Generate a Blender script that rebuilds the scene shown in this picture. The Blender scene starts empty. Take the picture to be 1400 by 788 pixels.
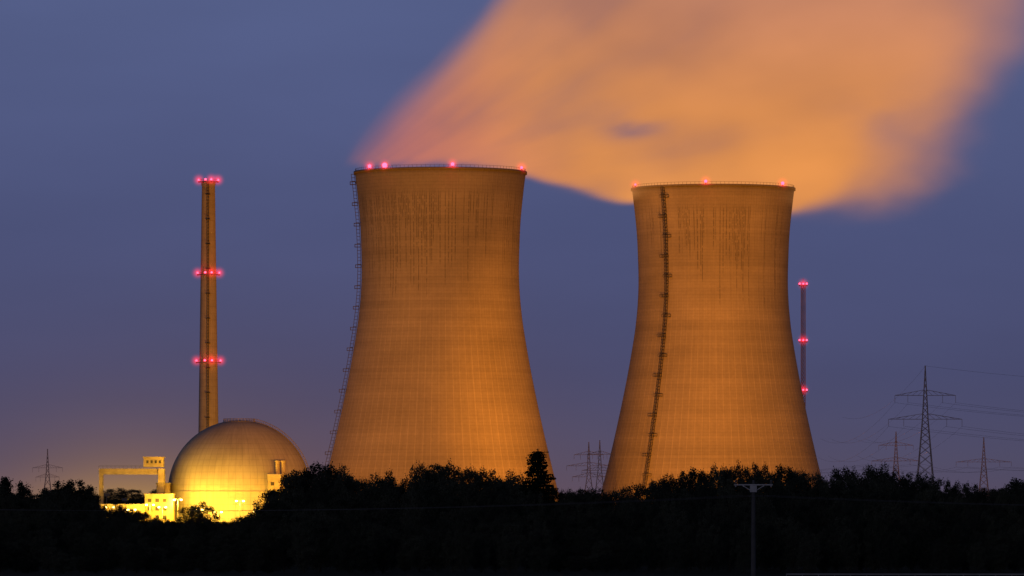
import bpy, bmesh, math, random
from mathutils import Vector, Matrix
random.seed(7)
F=7560.0; CAMZ=10.0; HY=680.0
scene=bpy.context.scene
scene.view_settings.view_transform='Standard'
scene.view_settings.look='None'
scene.view_settings.exposure=0
def link(o,parent=None):
    scene.collection.objects.link(o)
    if parent: o.parent=parent
    return o
def empty(name,loc=(0,0,0)):
    o=bpy.data.objects.new(name,None); o.location=loc; o.empty_display_size=1
    return link(o)
def mesh_obj(name,bm,mat,parent=None,loc=(0,0,0),smooth=False):
    me=bpy.data.meshes.new(name); bm.to_mesh(me); bm.free()
    o=bpy.data.objects.new(name,me); o.location=loc
    if mat: me.materials.append(mat)
    if smooth:
        for p in me.polygons: p.use_smooth=True
    return link(o,parent)
def beam(bm,a,b,w,h=None):
    a=Vector(a);b=Vector(b);h=h or w
    d=b-a;L=d.length
    if L<1e-6:return
    q=d.to_track_quat('Z','Y').to_matrix().to_4x4()
    M=Matrix.Translation((a+b)/2)@q@Matrix.Diagonal((w,h,L,1))
    bmesh.ops.create_cube(bm,size=1,matrix=M)
def box(bm,x0,x1,y0,y1,z0,z1):
    M=Matrix.Translation(((x0+x1)/2,(y0+y1)/2,(z0+z1)/2))@Matrix.Diagonal((x1-x0,y1-y0,z1-z0,1))
    bmesh.ops.create_cube(bm,size=1,matrix=M)
def lathe(bm,prof,seg):
    rings=[]
    for r,z in prof:
        rings.append([bm.verts.new((r*math.cos(2*math.pi*i/seg),r*math.sin(2*math.pi*i/seg),z)) for i in range(seg)])
    for a,b in zip(rings[:-1],rings[1:]):
        for i in range(seg):
            bm.faces.new((a[i],a[(i+1)%seg],b[(i+1)%seg],b[i]))
# ---------- node helpers
class N:
    def __init__(s,tree): s.t=tree
    def new(s,typ,**kw):
        n=s.t.nodes.new(typ)
        for k,v in kw.items(): setattr(n,k,v)
        return n
    def put(s,sock,v):
        if v is None: return
        if isinstance(v,bpy.types.NodeSocket): s.t.links.new(v,sock)
        else: sock.default_value=v
    def m(s,op,a,b=None,c=None,clamp=False):
        n=s.new('ShaderNodeMath',operation=op,use_clamp=clamp)
        s.put(n.inputs[0],a); s.put(n.inputs[1],b); s.put(n.inputs[2],c)
        return n.outputs[0]
    def ss(s,v,a,b,lo=0.0,hi=1.0):
        n=s.new('ShaderNodeMapRange',interpolation_type='SMOOTHSTEP')
        for i,x in enumerate((v,a,b,lo,hi)): s.put(n.inputs[i],x)
        return n.outputs[0]
    def lin(s,v,a,b,lo=0.0,hi=1.0):
        n=s.new('ShaderNodeMapRange')
        for i,x in enumerate((v,a,b,lo,hi)): s.put(n.inputs[i],x)
        return n.outputs[0]
    def sep(s,v):
        n=s.new('ShaderNodeSeparateXYZ'); s.put(n.inputs[0],v); return n.outputs
    def comb(s,x,y,z):
        n=s.new('ShaderNodeCombineXYZ')
        for i,v in enumerate((x,y,z)): s.put(n.inputs[i],v)
        return n.outputs[0]
    def noise(s,vec,scale,detail=3.0,rough=0.5):
        n=s.new('ShaderNodeTexNoise'); s.put(n.inputs['Vector'],vec)
        n.inputs['Scale'].default_value=scale;n.inputs['Detail'].default_value=detail;n.inputs['Roughness'].default_value=rough
        return n.outputs['Fac']
    def mix(s,f,a,b,blend='MIX'):
        n=s.new('ShaderNodeMix',data_type='RGBA',blend_type=blend)
        s.put(n.inputs[0],f); s.put(n.inputs[6],a); s.put(n.inputs[7],b)
        return n.outputs[2]
    def curve(s,v,pts,x0,x1,z0,z1):
        u=s.lin(v,x0,x1)
        n=s.new('ShaderNodeFloatCurve'); s.put(n.inputs['Value'],u); n.inputs['Factor'].default_value=1
        c=n.mapping.curves[0]
        P=[((x-x0)/(x1-x0),(z-z0)/(z1-z0)) for x,z in pts]
        c.points[0].location=P[0]; c.points[1].location=P[-1]
        for p in P[1:-1]: c.points.new(*p)
        n.mapping.use_clip=False
        n.mapping.update()
        return s.lin(n.outputs[0],0,1,z0,z1)
def mat_new(name):
    m=bpy.data.materials.new(name); m.use_nodes=True
    t=m.node_tree; t.nodes.clear(); n=N(t)
    out=n.new('ShaderNodeOutputMaterial')
    return m,n,out
def simple(name,col,rough=0.8,var=0.25,scale=0.5,metal=0.0):
    m,n,out=mat_new(name)
    b=n.new('ShaderNodeBsdfPrincipled'); tc=n.new('ShaderNodeTexCoord')
    f=n.noise(tc.outputs['Object'],scale,4)
    f=n.lin(f,0.3,0.7,1-var,1+var)
    c=n.mix(1.0,(*col,1),n.comb(f,f,f),'MULTIPLY')
    n.put(b.inputs['Base Color'],c); b.inputs['Roughness'].default_value=rough; b.inputs['Metallic'].default_value=metal
    n.put(out.inputs[0],b.outputs[0]); return m
def emis(name,col,s):
    m,n,out=mat_new(name)
    e=n.new('ShaderNodeEmission'); e.inputs[0].default_value=(*col,1); e.inputs[1].default_value=s
    n.put(out.inputs[0],e.outputs[0]); return m
# ---------- materials
def concrete_tower(name,za,zb,zc_,zd,off):
    m,n,out=mat_new(name)
    tc=n.new('ShaderNodeTexCoord'); x,y,z=n.sep(tc.outputs['Object'])
    th=n.m('ARCTAN2',x,n.m('MULTIPLY',y,-1))
    u=n.m('MULTIPLY',th,84/(2*math.pi))
    fr=n.m('FRACT',n.m('ADD',u,200))
    rib=n.ss(n.m('ABSOLUTE',n.m('SUBTRACT',fr,0.5)),0.40,0.49)
    zc=n.m('FRACT',n.m('DIVIDE',z,1.45))
    course=n.ss(n.m('ABSOLUTE',n.m('SUBTRACT',zc,0.5)),0.32,0.5)
    zid=n.m('FLOOR',n.m('DIVIDE',z,1.45))
    wz=n.new('ShaderNodeTexWhiteNoise',noise_dimensions='1D'); n.put(wz.inputs['W'],zid)
    arc=n.m('ADD',n.m('MULTIPLY',th,35),off)
    big=n.noise(n.comb(arc,0.0,n.m('MULTIPLY',z,2.0)),0.03,5,0.6)
    fine=n.noise(n.comb(arc,0.0,z),0.7,4,0.65)
    vert=n.noise(n.comb(n.m('MULTIPLY',arc,1.7),0.0,n.m('MULTIPLY',z,0.05)),0.7,4,0.65)
    bands=n.noise(n.comb(off,0.0,z),0.10,3,0.75)
    val=n.m('MULTIPLY',n.lin(big,0.3,0.7,0.84,1.14),n.lin(fine,0.3,0.7,0.93,1.06))
    val=n.m('MULTIPLY',val,n.lin(vert,0.3,0.75,1.05,0.90))
    val=n.m('MULTIPLY',val,n.lin(bands,0.3,0.7,0.86,1.08))
    val=n.m('MULTIPLY',val,n.lin(wz.outputs[0],0,1,0.95,1.04))
    val=n.m('MULTIPLY',val,n.lin(course,0,1,1,0.90))
    val=n.m('MULTIPLY',val,n.m('ADD',1,n.m('MULTIPLY',rib,n.ss(z,120,70,0.04,0.22))))
    M=300
    sid=n.m('FLOOR',n.m('MULTIPLY',th,M/(2*math.pi)))
    sf=n.m('FRACT',n.m('ADD',n.m('MULTIPLY',th,M/(2*math.pi)),500))
    ws=n.new('ShaderNodeTexWhiteNoise',noise_dimensions='1D'); n.put(ws.inputs['W'],n.m('ADD',sid,off))
    ws2=n.new('ShaderNodeTexWhiteNoise',noise_dimensions='1D'); n.put(ws2.inputs['W'],n.m('ADD',sid,777.3+off))
    low=n.m('SUBTRACT',134,n.m('MULTIPLY',ws.outputs[0],n.m('ADD',14,n.m('MULTIPLY',n.ss(th,za,za+0.25),24))))
    dens=n.m('MULTIPLY',n.ss(th,za-0.12,za+0.05),n.ss(th,zb+0.15,zb-0.1))
    dens2=n.m('MULTIPLY',n.ss(th,zc_,zc_+0.1),n.ss(th,zd,zd-0.2))
    zone=n.m('MAXIMUM',dens,n.m('MULTIPLY',dens2,0.55))
    zmask=n.m('MULTIPLY',n.ss(z,n.m('SUBTRACT',low,5),low),n.ss(z,n.m('ADD',141,n.m('MULTIPLY',ws2.outputs[0],3)),138))
    on=n.ss(ws2.outputs[0],n.m('SUBTRACT',0.80,n.m('MULTIPLY',zone,0.62)),n.m('SUBTRACT',0.95,n.m('MULTIPLY',zone,0.45)))
    wid=n.ss(n.m('ABSOLUTE',n.m('SUBTRACT',sf,0.5)),0.40,0.12)
    dash=n.ss(n.noise(n.comb(n.m('MULTIPLY',sid,3.7),0.0,z),0.55,2,0.6),0.34,0.52)
    st=n.m('MULTIPLY',n.m('MULTIPLY',zmask,on),n.m('MULTIPLY',wid,dash))
    soft=n.m('MULTIPLY',n.m('MULTIPLY',n.ss(z,94,126),zone),0.14)
    val=n.m('MULTIPLY',val,n.m('SUBTRACT',1,n.m('ADD',n.m('MULTIPLY',st,0.40),soft)))
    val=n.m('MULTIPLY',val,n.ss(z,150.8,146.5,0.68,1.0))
    c=n.mix(1.0,(0.41,0.355,0.255,1),n.comb(val,val,val),'MULTIPLY')
    b=n.new('ShaderNodeBsdfPrincipled'); n.put(b.inputs['Base Color'],c); b.inputs['Roughness'].default_value=0.95
    b.inputs['Specular IOR Level'].default_value=0.1
    bp=n.new('ShaderNodeBump'); bp.inputs['Strength'].default_value=0.3; bp.inputs['Distance'].default_value=0.3
    n.put(bp.inputs['Height'],n.m('ADD',rib,n.m('MULTIPLY',course,-0.3)))
    n.put(b.inputs['Normal'],bp.outputs[0])
    n.put(out.inputs[0],b.outputs[0]); return m
M_tower1=concrete_tower('tower_concrete',-1.25,0.02,0.0,0.9,0.0)
M_tower2=concrete_tower('tower_concrete_b',-0.50,-0.05,-0.1,0.55,41.0)
def dome_mat():
    m,n,out=mat_new('dome_cladding')
    tc=n.new('ShaderNodeTexCoord'); x,y,z=n.sep(tc.outputs['Object'])
    th=n.m('ARCTAN2',y,x)
    rr=n.m('SQRT',n.m('ADD',n.m('MULTIPLY',x,x),n.m('MULTIPLY',y,y)))
    ph=n.m('ARCTAN2',n.m('SUBTRACT',z,12.4),rr)
    f1=n.m('ABSOLUTE',n.m('SUBTRACT',n.m('FRACT',n.m('ADD',n.m('MULTIPLY',th,60/(2*math.pi)),100)),0.5))
    f2=n.m('ABSOLUTE',n.m('SUBTRACT',n.m('FRACT',n.m('ADD',n.m('MULTIPLY',ph,11),100)),0.5))
    l=n.m('MAXIMUM',n.ss(f1,0.44,0.5),n.ss(f2,0.44,0.5))
    nz=n.noise(n.comb(n.m('MULTIPLY',th,30),n.m('MULTIPLY',ph,6),0.0),0.6,4,0.6)
    nb=n.noise(tc.outputs['Object'],0.08,3,0.5)
    v=n.m('MULTIPLY',n.m('MULTIPLY',n.lin(l,0,1,1,0.74),n.lin(nz,0.3,0.7,0.86,1.08)),n.lin(nb,0.3,0.7,0.86,1.1))
    c=n.mix(1.0,(0.40,0.39,0.37,1),n.comb(v,v,v),'MULTIPLY')
    b=n.new('ShaderNodeBsdfPrincipled'); n.put(b.inputs['Base Color'],c); b.inputs['Roughness'].default_value=0.75
    n.put(out.inputs[0],b.outputs[0]); return m
M_dome=dome_mat()
M_conc=simple('stack_concrete',(0.38,0.35,0.31),0.9,0.3,0.35)
M_paint=simple('pale_plaster',(0.40,0.34,0.22),0.8,0.2,0.4)
M_steel=simple('galvanised_steel',(0.16,0.155,0.16),0.6,0.2,1.0,0.2)
M_dark=simple('dark_steel',(0.035,0.033,0.035),0.6,0.2,1.0)
M_pylon=simple('hazed_pylon_steel',(0.62,0.46,0.42),0.7,0.2,1.0)  # paler than bare steel: distance haze put into the colour
M_wire=simple('weathered_wire',(0.14,0.13,0.13),0.8,0.1,1.0)
M_inner=simple('damp_concrete',(0.12,0.11,0.10),0.9,0.3,0.2)
M_red=emis('beacon_lens',(1.0,0.04,0.085),8.0)
M_sodium=emis('sodium_lens',(1.0,0.62,0.16),30.0)
M_bark=simple('bark',(0.06,0.045,0.035),0.95,0.3,2.0)
def leaf_mat(name,a,b_):
    m,n,out=mat_new(name)
    tc=n.new('ShaderNodeTexCoord'); f=n.noise(tc.outputs['Object'],0.6,3,0.6)
    oi=n.new('ShaderNodeObjectInfo')
    f=n.m('ADD',n.m('MULTIPLY',n.m('SUBTRACT',f,0.5),2.0),n.m('MULTIPLY',oi.outputs['Random'],0.8),clamp=True)
    c=n.mix(f,(*a,1),(*b_,1))
    b=n.new('ShaderNodeBsdfDiffuse'); n.put(b.inputs['Color'],c)
    n.put(out.inputs[0],b.outputs[0]); return m
M_leaf=leaf_mat('leaf_foliage',(0.028,0.036,0.030),(0.11,0.12,0.085))
M_needle=leaf_mat('needle_foliage',(0.02,0.03,0.018),(0.04,0.05,0.03))
def grass():
    m,n,out=mat_new('field_grass')
    tc=n.new('ShaderNodeTexCoord')
    f=n.noise(tc.outputs['Object'],0.01,8,0.7); g=n.noise(tc.outputs['Object'],1.2,5,0.7)
    c=n.mix(n.ss(f,0.4,0.6),(0.03,0.038,0.018,1),(0.055,0.05,0.03,1))
    v=n.lin(g,0.3,0.7,0.6,1.3); c=n.mix(1.0,c,n.comb(v,v,v),'MULTIPLY')
    b=n.new('ShaderNodeBsdfPrincipled'); n.put(b.inputs['Base Color'],c); b.inputs['Roughness'].default_value=1
    b.inputs['Specular IOR Level'].default_value=0.1
    n.put(out.inputs[0],b.outputs[0]); return m
# ---------- ground
bm=bmesh.new(); box(bm,-12000,12000,-300,24000,-2,0)
mesh_obj('ground',bm,grass())
bm=bmesh.new(); 
vs=[bm.verts.new(v) for v in ((-230,2190,0.004),(190,2190,0.004),(190,2640,0.004),(-230,2640,0.004))]; bm.faces.new(vs)
mesh_obj('plant_yard_pavement',bm,simple('yard_asphalt',(0.09,0.085,0.08),0.9,0.3,0.1))
# ---------- cooling towers
PROF=[(236,117),(262,113.8),(300,110),(335,108.3),(370,107.5),(400,108.6),(425,110.8),(450,114),(500,122.5),(550,132.5),(600,143.5),(650,155.5),(685,164.5)]
prof=[(hw/3.15,CAMZ+(680-y)/3.15) for y,hw in PROF]
def rad(z):
    for (r1,z1),(r2,z2) in zip(prof[:-1],prof[1:]):
        if z2<=z<=z1:
            t=(z-z2)/(z1-z2); return r2+(r1-r2)*t
    return prof[0][0] if z>prof[0][1] else prof[-1][0]
def smooth_prof():
    P=[prof[0]]+prof+[prof[-1]]; o=[]
    for i in range(1,len(P)-2):
        p0,p1,p2,p3=P[i-1],P[i],P[i+1],P[i+2]
        for k in range(6):
            t=k/6
            f=lambda a,b,c,d:0.5*((2*b)+(-a+c)*t+(2*a-5*b+4*c-d)*t*t+(-a+3*b-3*c+d)*t**3)
            o.append((f(p0[0],p1[0],p2[0],p3[0]),f(p0[1],p1[1],p2[1],p3[1])))
    o.append(prof[-1]); return o
SP=smooth_prof(); ZT=SP[0][1]; ZB=SP[-1][1]
HR=4.2
def halo_mat():  # painted red glow around each beacon, a self-emitting sphere
    m,n,out=mat_new('beacon_glow_volume')
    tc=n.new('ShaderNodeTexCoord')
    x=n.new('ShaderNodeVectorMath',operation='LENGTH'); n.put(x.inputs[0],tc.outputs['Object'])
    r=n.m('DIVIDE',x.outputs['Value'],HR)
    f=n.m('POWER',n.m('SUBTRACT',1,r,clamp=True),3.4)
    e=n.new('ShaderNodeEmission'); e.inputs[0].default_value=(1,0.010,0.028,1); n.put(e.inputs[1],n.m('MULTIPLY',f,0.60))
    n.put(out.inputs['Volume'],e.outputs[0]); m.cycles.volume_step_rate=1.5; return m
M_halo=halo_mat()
def beacon(parent,loc,big=1.0,halo=True,light=700):
    bm=bmesh.new()
    bmesh.ops.create_cone(bm,cap_ends=True,segments=10,radius1=0.35,radius2=0.3,depth=0.8,matrix=Matrix.Translation((0,0,0.4)))
    mesh_obj('beacon_base',bm,M_steel,parent,loc)
    bm=bmesh.new(); bmesh.ops.create_icosphere(bm,subdivisions=2,radius=0.8*big,matrix=Matrix.Translation((0,0,1.2)))
    mesh_obj('beacon_lens',bm,M_red,parent,loc)
    l=bpy.data.lights.new('beacon_light','POINT'); l.energy=light*big; l.color=(1,0.04,0.07); l.shadow_soft_size=0.8
    o=bpy.data.objects.new('beacon_light',l); o.location=Vector(loc)+Vector((0,-1.6,1.8)); link(o,parent)
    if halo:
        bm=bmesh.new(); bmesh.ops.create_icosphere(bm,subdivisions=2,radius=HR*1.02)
        o=mesh_obj('beacon_glow',bm,M_halo,parent,Vector(loc)+Vector((0,0,1.2)))
def tower(px,d,lad_az,beacons,mat):
    X=(px-700)*d/F
    E=empty('cooling_tower',(X,d,0))
    bm=bmesh.new()
    full=[(r,z) for r,z in SP]
    loop=full[::-1]+[(SP[0][0]+0.5,ZT-0.9),(SP[0][0]+0.5,ZT+0.25),(SP[0][0]-1.0,ZT+0.25)]
    lathe(bm,loop,168)
    mesh_obj('shell',bm,mat,E,smooth=True)
    bm=bmesh.new(); lathe(bm,[(r-1.0,z) for r,z in SP],96)
    mesh_obj('shell_lining',bm,M_inner,E,smooth=True)
    bm=bmesh.new()
    for i in range(48):
        a=2*math.pi*i/48
        for s in (-1,1):
            b=a+s*math.pi/48
            beam(bm,((ZR+2.6)*math.cos(a),(ZR+2.6)*math.sin(a),0),(ZR*math.cos(b),ZR*math.sin(b),ZB+0.3),1.0)
    mesh_obj('support_columns',bm,M_conc,E)
    bm=bmesh.new(); seg=120; R=SP[0][0]-0.2
    for i in range(seg):
        a=2*math.pi*i/seg;b=2*math.pi*(i+1)/seg
        p=Vector((R*math.cos(a),R*math.sin(a),ZT+0.2));q=Vector((R*math.cos(b),R*math.sin(b),ZT+0.2))
        beam(bm,p,p+Vector((0,0,1.1)),0.1); beam(bm,p+Vector((0,0,1.1)),q+Vector((0,0,1.1)),0.09)
    mesh_obj('rim_handrail',bm,M_dark,E)
    bm=bmesh.new(); 
    az=math.radians(lad_az); dx,dy=math.sin(az),-math.cos(az); tx,ty=math.cos(az),math.sin(az)
    zs=[6+i*1.5 for i in range(int((ZT-6)/1.5)+1)]
    prev=None
    for i,z in enumerate(zs):
        r=rad(z)
        cur=[]
        for s in (-0.55,0.55):
            for o_ in (0.35,1.7):
                cur.append(Vector((dx*(r+o_)+tx*s,dy*(r+o_)+ty*s,z)))
        if prev:
            for a,b in zip(prev,cur): beam(bm,a,b,0.16)
            beam(bm,prev[1],cur[3],0.1)
        beam(bm,cur[1],cur[3],0.14); beam(bm,cur[0],cur[1],0.14); beam(bm,cur[2],cur[3],0.14); beam(bm,cur[0],cur[2],0.14)
        prev=cur
        if i%6==3:
            c=Vector((dx*(r+1.2),dy*(r+1.2),z)); sh=0.9 if (i//6)%2 else -0.9
            for s in (-1.6,1.6):
                for o_ in (-0.9,1.5):
                    p=c+Vector((tx*(s+sh)+dx*o_,ty*(s+sh)+dy*o_,0)); beam(bm,p,p+Vector((0,0,1.2)),0.14)
            for o_ in (-0.9,1.5):
                for h in (0,1.2):
                    beam(bm,c+Vector((tx*(-1.6+sh)+dx*o_,ty*(-1.6+sh)+dy*o_,h)),c+Vector((tx*(1.6+sh)+dx*o_,ty*(1.6+sh)+dy*o_,h)),0.16)
            for s in (-1.6,1.6):
                for h in (0,1.2):
                    beam(bm,c+Vector((tx*(s+sh)-dx*0.9,ty*(s+sh)-dy*0.9,h)),c+Vector((tx*(s+sh)+dx*1.5,ty*(s+sh)+dy*1.5,h)),0.16)
    mesh_obj('caged_ladder',bm,M_dark,E)
    for bpx,big in beacons:
        s=(bpx-px)*d/F/ (SP[0][0]); s=max(-0.995,min(0.995,s)); a=math.asin(s)
        R=SP[0][0]
        beacon(E,(R*math.sin(a),-R*math.cos(a),ZT+0.2),big)
    return E
ZR=SP[-1][0]
T1=tower(602,2400,-86,[(507,1.0),(528,1.4),(620,1.0),(713,0.8)],M_tower1)
T2=tower(975,2528,-39,[(868,0.7),(961,0.9),(1067,1.0)],M_tower2)
# ---------- chimney
d=2500; sc=F/d; X=(285-700)/sc
E=empty('ventilation_stack',(X,d,0)); ztop=CAMZ+(680-248)/sc
bm=bmesh.new(); pr=[(5.3,0),(4.55,CAMZ+85/sc),(3.75,CAMZ+(680-420)/sc),(3.0,ztop-2),(3.25,ztop-1.9),(3.25,ztop),(2.6,ztop),(2.6,ztop-20)]
lathe(bm,pr,40)
def stack_mat():
    m,n,out=mat_new('stack_shell')
    tc=n.new('ShaderNodeTexCoord'); x,y,z=n.sep(tc.outputs['Object'])
    c1=n.ss(n.m('ABSOLUTE',n.m('SUBTRACT',n.m('FRACT',n.m('DIVIDE',z,3.0)),0.5)),0.42,0.5)
    th=n.m('ARCTAN2',y,x)
    s=n.noise(n.comb(n.m('MULTIPLY',th,12),0.0,n.m('MULTIPLY',z,0.05)),0.7,4,0.7)
    k=n.noise(tc.outputs['Object'],0.3,4,0.6)
    v=n.m('MULTIPLY',n.m('MULTIPLY',n.lin(c1,0,1,1,0.84),n.lin(s,0.3,0.7,1.15,0.75)),n.lin(k,0.3,0.7,0.88,1.1))
    b=n.new('ShaderNodeBsdfPrincipled'); n.put(b.inputs['Base Color'],n.mix(1.0,(0.44,0.38,0.28,1),n.comb(v,v,v),'MULTIPLY')); b.inputs['Roughness'].default_value=0.9
    n.put(out.inputs[0],b.outputs[0]); return m
mesh_obj('shaft',bm,stack_mat(),E,smooth=True)
def srad(z):
    pts=pr[:4]
    for (r1,z1),(r2,z2) in zip(pts[:-1],pts[1:]):
        if z1<=z<=z2: return r1+(r2-r1)*(z-z1)/(z2-z1)
    return 3.0
bm=bmesh.new(); z=8
while z<ztop-2:
    r=srad(z); r2=srad(z+1.4)
    for s in (-0.4,0.4):
        for o_ in (0.25,1.0): beam(bm,(s,-r-o_,z),(s,-r2-o_,z+1.4),0.13)
    beam(bm,(-0.4,-r-1.0,z),(0.4,-r-1.0,z),0.12); beam(bm,(-0.4,-r-0.3,z+.5),(0.4,-r-0.3,z+.5),0.12)
    if int(z/1.4)%8==0: box(bm,-1.0,1.0,-r-1.5,-r+0.1,z,z+0.25)
    z+=1.4
mesh_obj('access_ladder',bm,M_dark,E)
for py in (249,376,496):
    z=CAMZ+(680-py)/sc; r=srad(min(z,ztop-3))+1.3
    bm=bmesh.new(); seg=24
    for i in range(seg):
        a=2*math.pi*i/seg;b=2*math.pi*(i+1)/seg
        p=Vector((r*math.cos(a),r*math.sin(a),z));q=Vector((r*math.cos(b),r*math.sin(b),z))
        beam(bm,p,q,0.3,0.25); beam(bm,p+Vector((0,0,1.1)),q+Vector((0,0,1.1)),0.1); beam(bm,p,p+Vector((0,0,1.1)),0.1)
        beam(bm,p,(p.x*0.72,p.y*0.72,z),0.12)
    mesh_obj('gallery_platform',bm,M_steel,E)
    for xx,yy in ((-r,0),(-r*0.25,-r),(r*0.35,-r),(r,0)):
        beacon(E,(xx,yy,z-0.3),0.66,light=150,halo=abs(xx)>r*.3)
# ---------- meteorological mast
def mast():
    d=2700; s=F/d; X=(1098-700)/s
    E=empty('lattice_mast',(X,d,0)); bm=bmesh.new(); zt=CAMZ+(680-386)/s
    z=0; w=1.0; k=0
    P=[(w,-w*0.6),(-w,-w*0.6),(0,w*1.1)]
    while z<zt-1:
        for i in range(3):
            a=P[i]; b=P[(i+1)%3]
            beam(bm,(*a,z),(*a,z+2),0.32); beam(bm,(*a,z),(*b,z+2),0.2); beam(bm,(*a,z),(*b,z),0.2)
        z+=2
    beam(bm,(0,0,z),(0,0,z+3),0.2)
    mesh_obj('lattice',bm,simple('mast_paint',(0.20,0.10,0.09),0.7,0.3,0.3),E)
    for py in (390,467,535):
        zz=CAMZ+(680-py)/s
        bm=bmesh.new(); box(bm,-2.0,2.0,-1.2,1.2,zz-0.5,zz-0.25); mesh_obj('lamp_platform',bm,M_steel,E)
        for xx in (-1.7,0,1.7): beacon(E,(xx,-1.3,zz-0.6),0.55,light=50,halo=xx==0)
mast()
# ---------- reactor dome
d=2300; sc=F/d; X=(327-700)/sc; R=29.6; ZC=12.4
D=empty('reactor_containment_dome',(X,d,0))
bm=bmesh.new()
pd=[(R,0),(R,ZC)]+[(R*math.cos(a),ZC+R*math.sin(a)) for a in [math.pi/2*i/40 for i in range(1,40)]]+[(0.05,ZC+R)]
lathe(bm,pd,120); mesh_obj('dome_shell',bm,M_dome,D,smooth=True)
bm=bmesh.new()
for i in range(28):
    a=2*math.pi*i/28;b=2*math.pi*(i+1)/28;r=6.5; zz=ZC+math.sqrt(R*R-r*r)
    p=Vector((r*math.cos(a),r*math.sin(a),zz));q=Vector((r*math.cos(b),r*math.sin(b),zz))
    beam(bm,p,p+Vector((0,0,1.3)),0.14)
    beam(bm,p+Vector((0,0,1.3)),q+Vector((0,0,1.3)),0.14); beam(bm,p+Vector((0,0,.7)),q+Vector((0,0,.7)),0.1); beam(bm,p,q,0.3)
mesh_obj('crown_gallery',bm,M_steel,D)
bm=bmesh.new(); prev=None
for i in range(46):
    a=math.radians(78-i*1.55); 
    for k,off in enumerate((-0.7,0.7)):
        az=math.radians(-8); rr=R*math.cos(a)
        base=Vector((rr*math.cos(az)-off*math.sin(az),rr*math.sin(az)+off*math.cos(az),ZC+R*math.sin(a)))
        nrm=Vector((math.cos(a)*math.cos(az),math.cos(a)*math.sin(az),math.sin(a)))
        cur=base+nrm*0.2; top=base+nrm*1.3
        beam(bm,cur,top,0.1)
        if k==0: c0=(cur,top)
        else: c1=(cur,top)
    beam(bm,c0[0],c1[0],0.35,0.12)
    if prev:
        for o_,n_ in zip(prev,(c0,c1)):
            beam(bm,o_[1],n_[1],0.12); beam(bm,o_[0],n_[0],0.2)
    prev=(c0,c1)
mesh_obj('dome_stairway',bm,M_steel,D)
bm=bmesh.new()
for zz in (ZC-0.2,):
    for i in range(90):
        a=2*math.pi*i/90;b=2*math.pi*(i+1)/90
        beam(bm,((R+.25)*math.cos(a),(R+.25)*math.sin(a),zz),((R+.25)*math.cos(b),(R+.25)*math.sin(b),zz),0.5,0.6)
mesh_obj('ring_beam',bm,M_dome,D)
# ---------- gantry crane
d=2275; s=F/d
def XZ(px,py): return ((px-700)/s, CAMZ+(680-py)/s)
E=empty('gantry_crane',(0,0,0)); bm=bmesh.new()
x0,z1=XZ(136,641); x1,z0=XZ(216,649)
for yy in (d-3,d+3):
    box(bm,x0,x1,yy-0.7,yy+0.7,z0,z1)
    box(bm,x0+0.1,x0+1.4,yy-0.6,yy+0.6,0,z0-0.01)
    xa,_=XZ(217,0); xb,_=XZ(225,0)
    box(bm,xa,xb,yy-1.5,yy+1.5,0,z1+0.02)
for t in (0.02,0.98): 
    xx=x0+(x1-x0)*t; box(bm,xx-0.5,xx+0.5,d-2.29,d+2.29,z0+.3,z1-.3)
mesh_obj('portal_frame',bm,M_paint,E)
bm=bmesh.new(); xa,za=XZ(197,639); xb,zb=XZ(224,626); box(bm,xa,xb,d-4,d+4,za+0.05,zb)
box(bm,xa-.4,xb+.4,d-4.4,d+4.4,zb+.01,zb+.35)
mesh_obj('machinery_house',bm,M_paint,E)
bm=bmesh.new()
for i in range(4):
    xx=xa+1.2+i*1.7; box(bm,xx,xx+0.9,d-4.06,d-3.95,za+1.6,za+2.8)
for i in range(12):
    xx=x0+i*(xa-x0)/11; beam(bm,(xx,d-3.5,z1),(xx,d-3.5,z1+1.1),0.1)
beam(bm,(x0,d-3.5,z1+1.1),(xa,d-3.5,z1+1.1),0.12)
mesh_obj('windows_and_rails',bm,M_dark,E)
# ---------- plant buildings
def bld(name,pxa,pxb,pytop,d,depth,mat,wins=True):
    s=F/d; xa=(pxa-700)/s; xb=(pxb-700)/s; zt=CAMZ+(680-pytop)/s
    E=empty(name,(0,0,0)); bm=bmesh.new(); box(bm,xa,xb,d,d+depth,0,zt); mesh_obj('walls',bm,mat,E)
    bm=bmesh.new(); box(bm,xa-.3,xb+.3,d-.3,d+depth+.3,zt+.003,zt+.5); mesh_obj('roof_parapet',bm,M_conc,E)
    if wins:
        bm=bmesh.new(); n=int((xb-xa)/3.2)
        for r in range(max(1,int(zt/3.6))):
            for i in range(n):
                xx=xa+1.2+i*(xb-xa-2)/max(1,n); box(bm,xx,xx+1.5,d-.05,d+.1,1.2+r*3.4,2.6+r*3.4)
        mesh_obj('windows',bm,M_dark,E)
    return E
bld('annex_building',198,236,677,2262,14,M_paint)
bld('annex_building',214,232,662,2284,10,M_paint,False)
bld('service_building',138,196,691,2255,16,M_paint)
bld('auxiliary_building',366,384,650,2268,12,M_paint)
bld('auxiliary_building',384,428,672,2275,16,M_paint)
s=F/2272; E=empty('vent_pipe',((384-700)/s,2272,0)); bm=bmesh.new()
for xx in (-1.3,1.1):
    bmesh.ops.create_cone(bm,cap_ends=True,segments=16,radius1=0.9,radius2=0.9,depth=12,matrix=Matrix.Translation((xx,0,CAMZ+(680-632)/s-6)))
    bmesh.ops.create_cone(bm,cap_ends=True,segments=16,radius1=1.2,radius2=1.2,depth=0.6,matrix=Matrix.Translation((xx,0,CAMZ+(680-632)/s+0.3)))
mesh_obj('pipes',bm,M_paint,E)
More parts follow.
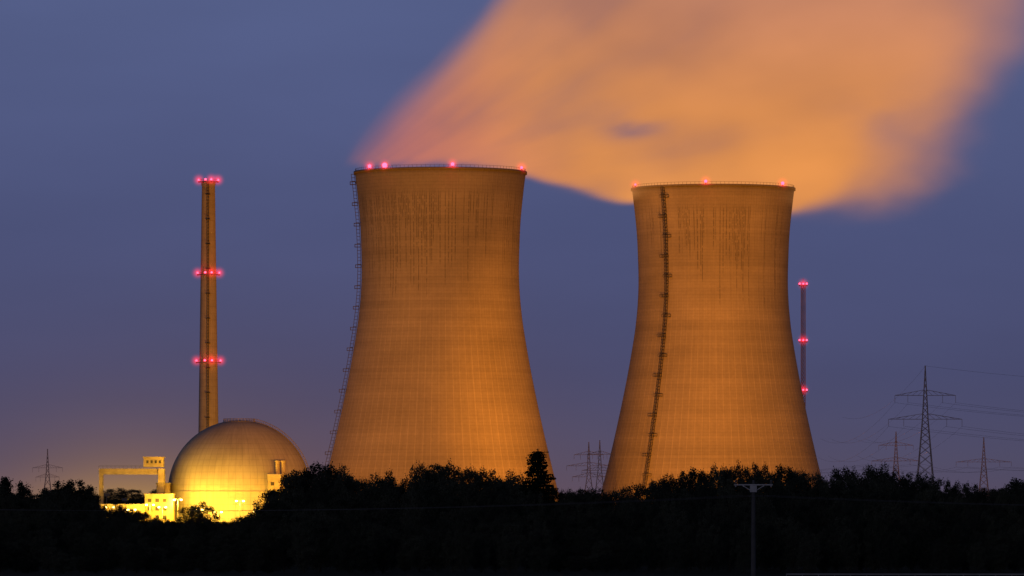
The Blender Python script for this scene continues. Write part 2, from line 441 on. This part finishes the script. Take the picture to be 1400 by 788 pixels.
# ---------- street lamps in the yard
def lamp(px,d,z,power,r=0.5):
    s=F/d; X=(px-700)/s
    E=empty('street_lamp',(X,d,0)); bm=bmesh.new()
    bmesh.ops.create_cone(bm,cap_ends=True,segments=8,radius1=0.16,radius2=0.09,depth=z,matrix=Matrix.Translation((0,0,z/2)))
    beam(bm,(0,0,z),(1.2,0,z+0.3),0.12); beam(bm,(0,0,z),(-1.2,0,z+0.3),0.12)
    box(bm,0.8,2.0,-.25,.25,z+.3,z+.5); box(bm,-2.0,-.8,-.25,.25,z+.3,z+.5)
    mesh_obj('lamp_post',bm,M_steel,E)
    bm=bmesh.new()
    for xx in (-1.4,1.4): bmesh.ops.create_icosphere(bm,subdivisions=2,radius=r,matrix=Matrix.Translation((xx,0,z-0.1))@Matrix.Diagonal((1,0.6,0.6,1)))
    mesh_obj('lamp_lens',bm,M_sodium,E)
    l=bpy.data.lights.new('lamp_light','POINT'); l.energy=power; l.color=(1,0.49,0.03); l.shadow_soft_size=0.8
    o=bpy.data.objects.new('lamp_light',l); o.location=(0,-1.2,z-1.3); link(o,E)
for px,d,z,p in ((328,2252,8.5,16000),(243,2262,9,34000),(150,2246,6,7000),(205,2245,7,18000),(222,2250,6,18000),(180,2246,5,7000),(272,2258,5,22000),(385,2250,9,7000),(298,2254,4,14000),(352,2256,4,9000)):
    lamp(px,d,z,p)
# ---------- flood lights: unseen masts added to carry the orange lamps
def flood(x,y,z,target,power,col,size=50,blend=0.6):
    E=empty('added_flood_mast',(x,y,0)); bm=bmesh.new()
    bmesh.ops.create_cone(bm,cap_ends=True,segments=8,radius1=0.25,radius2=0.15,depth=z-0.6,matrix=Matrix.Translation((0,0,(z-0.6)/2)))
    box(bm,-1.2,1.2,-.9,-.5,z-.6,z+.6); beam(bm,(-1.0,0,z-.6),(1.0,0,z-.6),.12); beam(bm,(0,0,z-.6),(0,-.6,z-.5),.2)
    mesh_obj('mast_and_housing',bm,M_steel,E)
    l=bpy.data.lights.new('flood_lamp','SPOT'); l.energy=power; l.color=col; l.spot_size=math.radians(size); l.spot_blend=blend; l.shadow_soft_size=1.0
    o=bpy.data.objects.new('flood_lamp',l); o.location=(0,0.3,z); link(o,E)
    v=Vector(target)-Vector((x,y,z)); o.rotation_euler=v.to_track_quat('-Z','Y').to_euler()
SO=(1.0,0.305,0.014)
t1=(-31,2400,78); t2=(92,2528,78)
flood(-68,2050,11,t1,1.05e6,SO,60)
flood(-172,2347,11,(-60,2400,60),1.5e5,SO,90)
flood(-10,2030,11,t1,0.9e6,SO,60)
flood(40,2110,11,t1,0.68e6,SO,60)
flood(10,2190,11,t2,0.85e6,SO,60)
flood(100,2150,11,t2,0.9e6,SO,60)
flood(185,2200,11,t2,1.2e6,SO,60)
flood(-100,2405,11,(-137,2500,60),1.4e5,(1,0.40,0.03),80)
flood(-155,2215,9,(-125,2300,22),0.26e5,(1,0.48,0.06),90)
flood(-95,2200,9,(-110,2300,18),0.16e5,(1,0.48,0.06),90)
# ---------- dusk afterglow behind the camera
l=bpy.data.lights.new('sun','SUN'); l.energy=0.11; l.color=(0.90,0.82,1.0); l.angle=math.radians(20)
o=bpy.data.objects.new('sun',l); o.rotation_euler=(math.radians(72),0,math.radians(-25)); link(o)
# ---------- pylons
def pylon(px,d,ztop,arms,wb,mw=0.35,mat=M_pylon,rot=0.0):
    E=empty('electricity_pylon',((px-700)*d/F,d,0)); bm=bmesh.new()
    zw=arms[-1][0]
    def hw(z):
        if z<zw: return wb+(1.0-wb)*(z/zw)
        return max(0.12,1.0*(1-(z-zw)/(ztop-zw)))
    zs=[0];st=wb*1.6
    while zs[-1]+st<ztop:
        zs.append(zs[-1]+st); st=max(2.2,st*0.86)
    zs.append(ztop)
    C=[(-1,-1),(1,-1),(1,1),(-1,1)]
    for z1,z2 in zip(zs[:-1],zs[1:]):
        a,b=hw(z1),hw(z2)
        for i in range(4):
            c=C[i];e=C[(i+1)%4]
            beam(bm,(c[0]*a,c[1]*a,z1),(c[0]*b,c[1]*b,z2),mw)
            beam(bm,(c[0]*a,c[1]*a,z1),(e[0]*b,e[1]*b,z2),mw*0.6)
            beam(bm,(e[0]*a,e[1]*a,z1),(c[0]*b,c[1]*b,z2),mw*0.6)
    for z,w in arms:
        h=hw(z)
        for s in (-1,1):
            tip=Vector((s*w,0,z))
            for c in (-1,1):
                beam(bm,(s*h,c*h,z),tip,mw*0.8); beam(bm,(s*h,c*h,z+2.0),tip,mw*0.7)
            n=5
            for k in range(n):
                t=k/n; t2_=(k+1)/n
                beam(bm,(s*(h+(w-h)*t),0,z+2.0*(1-t)),(s*(h+(w-h)*t2_),0,z),mw*0.5)
            for t in (0.55,1.0):
                xx=s*(h+(w-h)*t); beam(bm,(xx,0,z),(xx,0,z-2.6),mw*0.6)
    mesh_obj('lattice',bm,mat,E); E.rotation_euler=(0,0,rot)
    return E
pylon(1265,2000,57.6,[(46.8,11),(38.2,13.3)],4.2,0.22)
pylon(1225,3200,48,[(40,10),(31,14)],4,0.26)
pylon(1345,3300,45.8,[(31,16.5)],4,0.26)
pylon(805,3000,40,[(33,8),(27,12),(21,9)],4,0.28)
pylon(820,3100,42,[(34,7),(25,10)],4,0.28)
pylon(65,3300,38.8,[(27.5,9),(22,7)],4,0.20)
def wire(name,pts,sag,w,mat,parent=None):
    cu=bpy.data.curves.new(name,'CURVE'); cu.dimensions='3D'; cu.bevel_depth=w; cu.bevel_resolution=0
    for a,b in pts:
        a=Vector(a);b=Vector(b); sp=cu.splines.new('POLY'); n=24; sp.points.add(n)
        for i in range(n+1):
            t=i/n; p=a.lerp(b,t); p.z-=sag*4*t*(1-t); sp.points[i].co=(*p,1)
    cu.materials.append(mat)
    return link(bpy.data.objects.new(name,cu),parent)
px0=(1265-700)*2000/F
prs=[]
for z,w in ((44.2,11),(44.2,6),(35.6,13.3),(35.6,7.3)):
    for sg in (-1,1):
        prs.append(((px0+sg*w,2000,z),(px0+200+sg*w,1900,z-2)))
        prs.append(((px0+sg*w,2000,z),(165+sg*w,2760,z-5)))
prs.append(((px0,2000,57.5),(px0+200,1900,56))); prs.append(((px0,2000,57.5),(165,2760,50)))
wire('overhead_line',prs,7,0.03,M_wire)
prs=[]
for z,w in ((28,16.5),(28,9)):
    for sg in (-1,1):
        prs.append((((1345-700)*3300/F+sg*w,3300,z),((1225-700)*3200/F+sg*w,3200,z+1)))
        prs.append((((1345-700)*3300/F+sg*w,3300,z),(420+sg*w,3350,z+4)))
        prs.append((((1225-700)*3200/F+sg*w,3200,z+1),((820-700)*3100/F+sg*w*.6,3100,z-4)))
wire('overhead_line',prs,4,0.04,M_wire)
# ---------- foreground power pole
d=500; s=F/d; PX=(1030-700)/s; zt=CAMZ+(680-664)/s
E=empty('utility_pole',(PX,d,0)); bm=bmesh.new()
bmesh.ops.create_cone(bm,cap_ends=True,segments=14,radius1=0.26,radius2=0.15,depth=zt,matrix=Matrix.Translation((0,0,zt/2)))
mesh_obj('pole_shaft',bm,simple('pole_concrete',(0.11,0.11,0.11),0.9,0.2,1),E)
bm=bmesh.new(); box(bm,-1.75,1.75,-.06,.06,zt+.01,zt+.12); box(bm,-.3,.3,-.2,.2,zt-.6,zt-.002)
for xx in (-1.6,-.9,.9,1.6): box(bm,xx-.05,xx+.05,-.05,.05,zt-.12,zt+.01)
beam(bm,(-1.0,0,zt+.02),(0,0,zt-.6),.07); beam(bm,(1.0,0,zt+.02),(0,0,zt-.6),.07)
mesh_obj('crossarm',bm,simple('crossarm_metal',(0.60,0.60,0.60),0.6,0.15,2),E)
bm=bmesh.new()
for xx in (-1.6,0,1.6):
    for k in range(3): bmesh.ops.create_cone(bm,cap_ends=True,segments=10,radius1=.12,radius2=.06,depth=.1,matrix=Matrix.Translation((xx,0,zt+.22+k*.11)))
mesh_obj('insulators',bm,M_steel,E)
prs=[]
for xx in (-1.6,0,1.6):
    prs.append(((PX+xx,d,zt+.5-1.4),(-75+xx,470,zt-1.2)))
    prs.append(((PX+xx,d,zt+.5-1.4),(130+xx,560,zt-1)))
wire('distribution_line',prs,1.2,0.011,M_steel)
# ---------- guardrail
E=empty('guardrail',(0,0,0)); bm=bmesh.new()
xa=(1075-700)*690/F; xb=(1500-700)*690/F
beam(bm,(xa,690,.40),(xb,688,.40),.06,.16)
k=xa
while k<xb:
    beam(bm,(k,690-2*(k-xa)/(xb-xa),0),(k,690-2*(k-xa)/(xb-xa),.45),.08); k+=2
mesh_obj('rail_and_posts',bm,simple('guardrail_zinc',(0.30,0.30,0.31),0.5,0.2,1),E)
# ---------- trees
def leaf_quads(verts,faces,c,size,rnd):
    a=Vector((rnd.gauss(0,1),rnd.gauss(0,1),rnd.gauss(0,1))).normalized()
    b=a.orthogonal().normalized(); b=Matrix.Rotation(rnd.uniform(0,6.28),3,a)@b; c2=a.cross(b)
    i=len(verts); w=size*rnd.uniform(.5,1.0); h=size*rnd.uniform(.35,.8)
    verts+= [c-b*w*.5, c+c2*h*.5, c+b*w*.5, c-c2*h*.5]; faces.append((i,i+1,i+2,i+3))
def cone_seg(verts,faces,p,q,r1,r2,n=6):
    d=(q-p).normalized(); a=d.orthogonal().normalized(); b=d.cross(a); i=len(verts)
    for k in range(n):
        t=2*math.pi*k/n; v=a*math.cos(t)+b*math.sin(t); verts.append(p+v*r1); verts.append(q+v*r2)
    for k in range(n):
        j=(k+1)%n; faces.append((i+2*k,i+2*j,i+2*j+1,i+2*k+1))
def make_mesh(name,verts,faces,nb,leafmat):
    me=bpy.data.meshes.new(name); me.from_pydata([tuple(v) for v in verts],[],faces)
    me.materials.append(M_bark); me.materials.append(leafmat)
    mi=[0 if i<nb else 1 for i in range(len(faces))]; me.polygons.foreach_set('material_index',mi); me.update()
    return me
def broadleaf(seed,H=12.0,Wd=9.0,nl=8500,leaf=.40):
    rnd=random.Random(seed); v=[];f=[]
    top=Vector((rnd.uniform(-.4,.4),rnd.uniform(-.4,.4),H*.8))
    cone_seg(v,f,Vector((0,0,0)),Vector((0,0,H*.3)),.28,.2); cone_seg(v,f,Vector((0,0,H*.3)),top,.2,.05)
    clumps=[]
    nC=rnd.randint(28,34)
    for i in range(nC):
        q=(i+.5)/nC; zt=0.12+0.76*q**.8+rnd.uniform(-.04,.04)
        env=math.sqrt(max(0.05,1-((zt-0.48)/0.52)**2))
        rr=Wd*.5*env*rnd.uniform(.45,.95); a=i*2.4+rnd.uniform(-.4,.4)
        c=Vector((rr*math.cos(a),rr*math.sin(a),zt*H)); R_=rnd.uniform(.8,1.5)*(1-.25*zt)*Wd/8
        clumps.append((c,R_))
        if i%2==0:
            st=Vector((0,0,max(H*.12,c.z-rr*rnd.uniform(.7,1.2)))); mid=st.lerp(c,.5)+Vector((0,0,-.1*rr))
            cone_seg(v,f,st,mid,.11,.07,5); cone_seg(v,f,mid,c,.07,.02,5)
    for k in range(3):
        a=rnd.uniform(0,6.28); clumps.append((Vector((math.cos(a)*Wd*.14,math.sin(a)*Wd*.14,H*rnd.uniform(.82,.93))),Wd*rnd.uniform(.09,.14)))
    clumps.append((Vector((0,0,H*.62)),Wd*.28)); clumps.append((Vector((0,0,H*.42)),Wd*.32)); clumps.append((Vector((0,0,H*.22)),Wd*.33))
    nb=len(f); tot=sum(R_**2 for _,R_ in clumps)
    for c,R_ in clumps:
        for _ in range(int(nl*R_**2/tot)):
            dd=Vector((rnd.gauss(0,1),rnd.gauss(0,1),rnd.gauss(0,1))).normalized(); rr=R_*(rnd.random()**.4)*rnd.uniform(.85,1.15)
            p=c+Vector((dd.x*rr,dd.y*rr,dd.z*rr*.8))
            if p.z<.1: p.z=.1+rnd.random()
            leaf_quads(v,f,p,leaf,rnd)
        for _ in range(8):
            dd=Vector((rnd.gauss(0,1),rnd.gauss(0,1),abs(rnd.gauss(0,1)))).normalized(); L=R_*rnd.uniform(1.05,1.25)
            for k in range(2): leaf_quads(v,f,c+dd*(L-k*.25),leaf*.8,rnd)
    return make_mesh('broadleaf_tree',v,f,nb,M_leaf)
def poplar(seed,H=14,Wd=3.0):
    rnd=random.Random(seed); v=[];f=[]
    cone_seg(v,f,Vector((0,0,0)),Vector((0,0,H*.9)),.22,.03)
    for i in range(14):
        z=H*(.1+.06*i); a=i*2.4; cone_seg(v,f,Vector((0,0,z)),Vector((math.cos(a)*Wd*.3,math.sin(a)*Wd*.3,z+H*.05)),.06,.02,4)
    nb=len(f)
    cl=[]
    for i in range(44):
        t=rnd.uniform(.06,.93); env=(math.sin(math.pi*min(.999,t**.8)))**.5; a=rnd.uniform(0,6.28); r=Wd*.36*env*rnd.random()**.5
        cl.append((Vector((r*math.cos(a),r*math.sin(a),H*t)),rnd.uniform(.45,.8)*(.5+.5*env)))
    for c,R_ in cl:
        for _ in range(130):
            dd=Vector((rnd.gauss(0,1),rnd.gauss(0,1),rnd.gauss(0,1)*1.5))*.55*R_
            leaf_quads(v,f,c+dd,.36,rnd)
    return make_mesh('poplar',v,f,nb,M_leaf)
def fir(seed,H=18,Wd=8):
    rnd=random.Random(seed); v=[];f=[]
    cone_seg(v,f,Vector((0,0,0)),Vector((0,0,H)),.32,.03); fl=[]
    z=H*.1
    while z<H*.985:
        t=1-z/H; n=int(7+7*t); L0=Wd*.5*(t**.62)*rnd.uniform(.75,1.15)
        for k in range(n):
            a=rnd.uniform(0,6.28); L=L0*rnd.uniform(.6,1.15)
            p=Vector((0,0,z)); q=Vector((math.cos(a)*L,math.sin(a)*L,z+L*.06)); fl.append((p,q,L))
            cone_seg(v,f,p,q,.07*t+.02,.015,4)
        z+=.40+.6*t
    nb=len(f)
    for p,q,L in fl:
        m=int(18+L*26)
        for _ in range(m):
            u=rnd.random()**.8; c=p.lerp(q,u)+Vector((rnd.gauss(0,.28)*(1.2-u)*1.6,rnd.gauss(0,.28)*(1.2-u)*1.6,-abs(rnd.gauss(0,.24)))); leaf_quads(v,f,c,.42,rnd)
    for k in range(40): leaf_quads(v,f,Vector((rnd.gauss(0,.08),rnd.gauss(0,.08),H-rnd.random()*1.6)),.22,rnd)
    return make_mesh('fir',v,f,nb,M_needle)
BL=[broadleaf(i+1,12,8.6+(i%3)*.8) for i in range(6)]
SKY=[(-400,664),(-100,660),(0,660),(20,665),(45,686),(60,665),(130,672),(150,692),(190,694),(210,702),(240,708),(312,713),(335,704),(366,690),(374,664),(392,648),(415,641),(440,636),(470,640),(490,650),(502,660),(516,648),(535,646),(552,660),(565,644),(600,636),(632,642),(650,648),(662,642),(690,652),(705,646),(760,666),(800,667),(850,662),(900,650),(940,639),(980,631),(1040,629),(1085,636),(1120,648),(1135,650),(1150,639),(1185,633),(1215,637),(1232,644),(1255,641),(1280,649),(1300,656),(1330,660),(1355,666),(1380,664),(1400,654),(1420,656),(1800,652)]
def sky(px):
    for (a,ya),(b,yb) in zip(SKY[:-1],SKY[1:]):
        if a<=px<=b: return ya+(yb-ya)*(px-a)/(b-a)
    return 665
belt=empty('tree_belt',(0,0,0))
rr=random.Random(3)
rows=[(1010,0,.66),(985,9,.85),(940,20,.9),(895,34,.9),(850,48,.9),(810,64,.9),(770,78,.9),(735,92,1.0)]
for d0,dy,sp in rows:
    px=-330
    s0=F/d0
    while px<1730:
        dd=d0+rr.uniform(-10,10); s=F/dd
        jit=rr.uniform(-1,5) if dy==0 else rr.uniform(-8,8)
        base=sky(px)
        top=base+jit+dy*(0.95 if base<690 else 0.55) 
        top=min(top,768)
        h=CAMZ+(680-top)/s
        h=max(1.6,h)
        k=h/11.9
        wk=max(k*rr.uniform(.5,1.0),0.36*rr.uniform(.8,1.2))
        if dy==0: wk=min(wk,0.85)
        if px>880: wk*=0.85
        o=bpy.data.objects.new('tree',rr.choice(BL)); o.location=((px-700)/s,dd,0); o.scale=(wk,wk,k); o.rotation_euler=(0,0,rr.uniform(0,6.28)); link(o,belt)
        px+=s0*8.5*wk*rr.uniform(.5,.8)*sp
def single(name,me,px,pytop,d,Hm,wk=1.0,rot=0):
    s=F/d; h=CAMZ+(680-pytop)/s; k=h/Hm
    o=bpy.data.objects.new(name,me); o.location=((px-700)/s,d,0); o.scale=(k*wk,k*wk,k); o.rotation_euler=(0,0,rot); link(o)
FM=fir(5); single('fir_tree',FM,735,614,955,18.0,1.5)
PM=[poplar(i) for i in (1,2,3)]
for px,py,w in ((8,646,1.15),(32,653,.95),(62,662,1.0),(78,655,1.2),(92,651,1.2),(108,653,1.2),(122,659,1.0),(-20,652,1),(-45,655,1)):
    single('poplar_tree',PM[int(abs(px))%3],px,py,985,14.0,w*1.25,px)
for i,(px,py,w) in enumerate(((400,642,.7),(440,631,.9),(468,638,.7),(525,643,.65),(585,633,.75),(604,628,.7),(640,635,.65),(668,639,.65),(705,645,.6),(278,685,.95),(262,691,.9),(350,695,.8),(1395,652,.9),(1150,637,.7),(160,688,.8))):
    single('deciduous_tree',BL[i%6],px,py,975+3*i,11.9,w,i*1.3)
far=empty('distant_forest',(0,0,0)); px=-300
while px<1700:
    dd=4300+rr.uniform(-60,60); s=F/dd; o=bpy.data.objects.new('far_tree',rr.choice(BL)); k=rr.uniform(1.0,1.5)
    o.location=((px-700)/s,dd,0); o.scale=(k*2.2,k*2.2,k); o.rotation_euler=(0,0,rr.uniform(0,6)); link(o,far); px+=s*9*k
# ---------- steam
def P(px,py): return ((px-700)/3.1, CAMZ+(680-py)/3.1)
def steam():
    m,n,out=mat_new('steam_volume')
    tc=n.new('ShaderNodeTexCoord'); x,y,z=n.sep(tc.outputs['Object'])
    ax_,az_=P(430,290)
    rx=n.m('SUBTRACT',x,ax_); rz=n.m('SUBTRACT',z,az_)
    phi=n.m('ARCTAN2',rz,rx)
    rad_=n.m('SQRT',n.m('ADD',n.m('MULTIPLY',rx,rx),n.m('MULTIPLY',rz,rz)))
    st=n.noise(n.comb(n.m('MULTIPLY',phi,6.5),n.m('MULTIPLY',rad_,0.012),n.m('MULTIPLY',y,0.014)),1.0,4,0.58)
    bl=n.noise(n.comb(n.m('MULTIPLY',x,0.012),n.m('MULTIPLY',y,0.005),n.m('MULTIPLY',z,0.020)),1.0,3,0.5)
    ns=n.m('SUBTRACT',st,0.5); nb=n.m('SUBTRACT',bl,0.5)
    fan=n.m('MULTIPLY',rad_,0.16)
    zz=n.m('ADD',z,n.m('ADD',n.m('MULTIPLY',ns,n.m('ADD',15,fan)),n.m('MULTIPLY',nb,n.m('MULTIPLY',fan,1.2))))
    zl=n.m('ADD',z,n.m('ADD',n.m('MULTIPLY',ns,n.ss(x,P(1090,0)[0],P(1300,0)[0],5,40)),n.m('MULTIPLY',nb,n.ss(x,P(1050,0)[0],P(1300,0)[0],8,70))))
    low=[P(*p) for p in ((400,236),(486,234),(715,233),(745,240),(800,251),(862,258),(900,254),(1060,254),(1084,267),(1150,267),(1200,260),(1245,243),(1295,210),(1345,160),(1400,90),(1450,0),(1520,-120))]
    high=[P(*p) for p in ((400,330),(470,248),(490,214),(540,158),(600,98),(640,50),(680,-5),(740,-85),(800,-150),(900,-240),(1000,-330),(1400,-420),(1520,-420))]
    x0,x1=P(400,0)[0],P(1520,0)[0]
    zlow=n.curve(x,low,x0,x1,100,420); zhigh=n.curve(x,high,x0,x1,100,420)
    sl=n.ss(x,P(1090,0)[0],P(1340,0)[0],3.5,95)
    dl=n.ss(n.m('DIVIDE',n.m('SUBTRACT',zl,zlow),sl),-0.22,1.0)
    dh=n.ss(n.m('SUBTRACT',zhigh,zz),-8,28)
    yc=n.lin(x,-32,80,2405,2585)
    wd=n.lin(x,-70,220,26,72)
    wd=n.m('ADD',wd,n.lin(z,150,330,0,30))
    dy=n.m('DIVIDE',n.m('SUBTRACT',y,yc),wd)
    g=n.m('EXPONENT',n.m('MULTIPLY',n.m('MULTIPLY',dy,dy),-1.6))
    def gap(px,py,rx_,rz_,k):
        cx,cz=P(px,py); ax=n.m('DIVIDE',n.m('SUBTRACT',x,cx),rx_/3.1); az=n.m('DIVIDE',n.m('SUBTRACT',zz,cz),rz_/3.1)
        return n.m('SUBTRACT',1,n.m('MULTIPLY',n.m('EXPONENT',n.m('MULTIPLY',n.m('ADD',n.m('MULTIPLY',ax,ax),n.m('MULTIPLY',az,az)),-1)),k))
    den=n.m('MULTIPLY',n.m('MULTIPLY',dl,dh),g)
    den=n.m('MULTIPLY',den,gap(872,160,60,18,0.85))
    den=n.m('MULTIPLY',den,gap(1235,150,55,34,0.60))
    den=n.m('MULTIPLY',den,n.ss(st,0.28,0.70,0.55,1.45))
    den=n.m('MULTIPLY',den,n.ss(bl,0.32,0.66,0.72,1.25))
    den=n.m('MULTIPLY',den,n.ss(x,P(495,0)[0],P(650,0)[0],0.75,1.0))
    den=n.m('MULTIPLY',den,n.ss(n.m('ADD',x,n.m('MULTIPLY',z,0.25)),P(1170,0)[0]+50,P(1430,0)[0]+50,1.0,0.30))
    den=n.m('MULTIPLY',den,n.ss(z,360,320))
    den=n.m('MULTIPLY',den,0.036)
    den=n.m('MAXIMUM',den,0.0)
    ab=n.new('ShaderNodeVolumeAbsorption'); ab.inputs['Color'].default_value=(0,0,0,1); n.put(ab.inputs['Density'],den)
    em=n.new('ShaderNodeEmission')  # steam's own emission stands in for sodium light scattered inside it
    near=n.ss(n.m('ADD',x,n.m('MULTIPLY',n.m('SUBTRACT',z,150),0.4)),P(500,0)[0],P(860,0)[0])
    c=n.mix(near,(0.54,0.165,0.13,1),(0.76,0.285,0.075,1))  # pinker towards the left rim: red beacon light put into the colour
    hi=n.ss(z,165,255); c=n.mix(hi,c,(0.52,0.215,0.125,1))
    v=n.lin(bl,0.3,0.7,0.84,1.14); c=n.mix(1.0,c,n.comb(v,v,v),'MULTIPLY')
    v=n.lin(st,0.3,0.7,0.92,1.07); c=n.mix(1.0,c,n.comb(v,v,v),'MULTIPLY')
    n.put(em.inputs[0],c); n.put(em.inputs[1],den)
    ad=n.new('ShaderNodeAddShader'); n.put(ad.inputs[0],ab.outputs[0]); n.put(ad.inputs[1],em.outputs[0])
    n.put(out.inputs['Volume'],ad.outputs[0])
    m.cycles.volume_step_rate=1.2
    return m
bm=bmesh.new(); box(bm,-85,262,2340,2730,136,360)
mesh_obj('steam_plume',bm,steam())
# ---------- world
wd=bpy.data.worlds.new('World'); scene.world=wd; wd.use_nodes=True
t=wd.node_tree; t.nodes.clear(); n=N(t)
out=n.new('ShaderNodeOutputWorld'); bg=n.new('ShaderNodeBackground')
tc=n.new('ShaderNodeTexCoord'); x,y,z=n.sep(tc.outputs['Generated'])
cr=n.new('ShaderNodeValToRGB'); n.put(cr.inputs[0],n.m('POWER',n.m('MAXIMUM',z,0.0),0.5))
els=[(0.0,(0.092,0.070,0.112)),(0.08,(0.078,0.071,0.130)),(0.15,(0.066,0.071,0.155)),(0.22,(0.072,0.086,0.195)),(0.30,(0.088,0.112,0.245)),(0.45,(0.055,0.072,0.15)),(0.75,(0.02,0.026,0.055)),(1.0,(0.012,0.016,0.035))]
r=cr.color_ramp; r.elements[0].position=0; r.elements[0].color=(*els[0][1],1); r.elements[1].position=1; r.elements[1].color=(*els[-1][1],1)
for p,c in els[1:-1]:
    e=r.elements.new(p); e.color=(*c,1)
az=n.m('DIVIDE',x,n.m('MAXIMUM',n.m('ABSOLUTE',y),0.05))
def gl(c,w,h):
    q=n.m('DIVIDE',n.m('SUBTRACT',az,c),w)
    g=n.m('EXPONENT',n.m('MULTIPLY',n.m('MULTIPLY',q,q),-1))
    return n.m('MULTIPLY',n.m('MULTIPLY',g,n.m('EXPONENT',n.m('DIVIDE',n.m('MAXIMUM',z,0.0),-h))),n.m('GREATER_THAN',y,0))
g1=gl(-0.068,0.020,0.005); g2=gl(-0.05,0.07,0.014)
c=n.mix(g2,cr.outputs[0],(0.145,0.085,0.10,1))
c=n.mix(n.m('MULTIPLY',g1,0.7),c,(0.50,0.27,0.07,1))
nz=n.noise(n.comb(n.m('MULTIPLY',x,14),y,n.m('MULTIPLY',z,50)),1.0,3,0.5)
v=n.lin(nz,0.3,0.7,0.95,1.05)
v=n.m('MULTIPLY',v,n.ss(y,-0.5,0.6,0.45,1.0))
c=n.mix(1.0,c,n.comb(v,v,v),'MULTIPLY')
n.put(bg.inputs[0],c); bg.inputs[1].default_value=1.0
st=n.new('ShaderNodeTexSky',sky_type='NISHITA'); st.sun_disc=False; st.sun_elevation=math.radians(-3); st.sun_rotation=math.radians(180)
bg2=n.new('ShaderNodeBackground'); n.put(bg2.inputs[0],st.outputs[0]); bg2.inputs[1].default_value=0.01
ad=n.new('ShaderNodeAddShader'); n.put(ad.inputs[0],bg.outputs[0]); n.put(ad.inputs[1],bg2.outputs[0])
n.put(out.inputs[0],ad.outputs[0])
# ---------- camera
cam=bpy.data.cameras.new('camera'); co=bpy.data.objects.new('camera',cam); link(co)
co.location=(0,0,CAMZ); co.rotation_euler=(math.radians(90),0,0)
cam.sensor_width=36; cam.lens=F/1400*36; cam.shift_y=(HY-394)/1400; cam.clip_end=40000; cam.clip_start=1
scene.camera=co
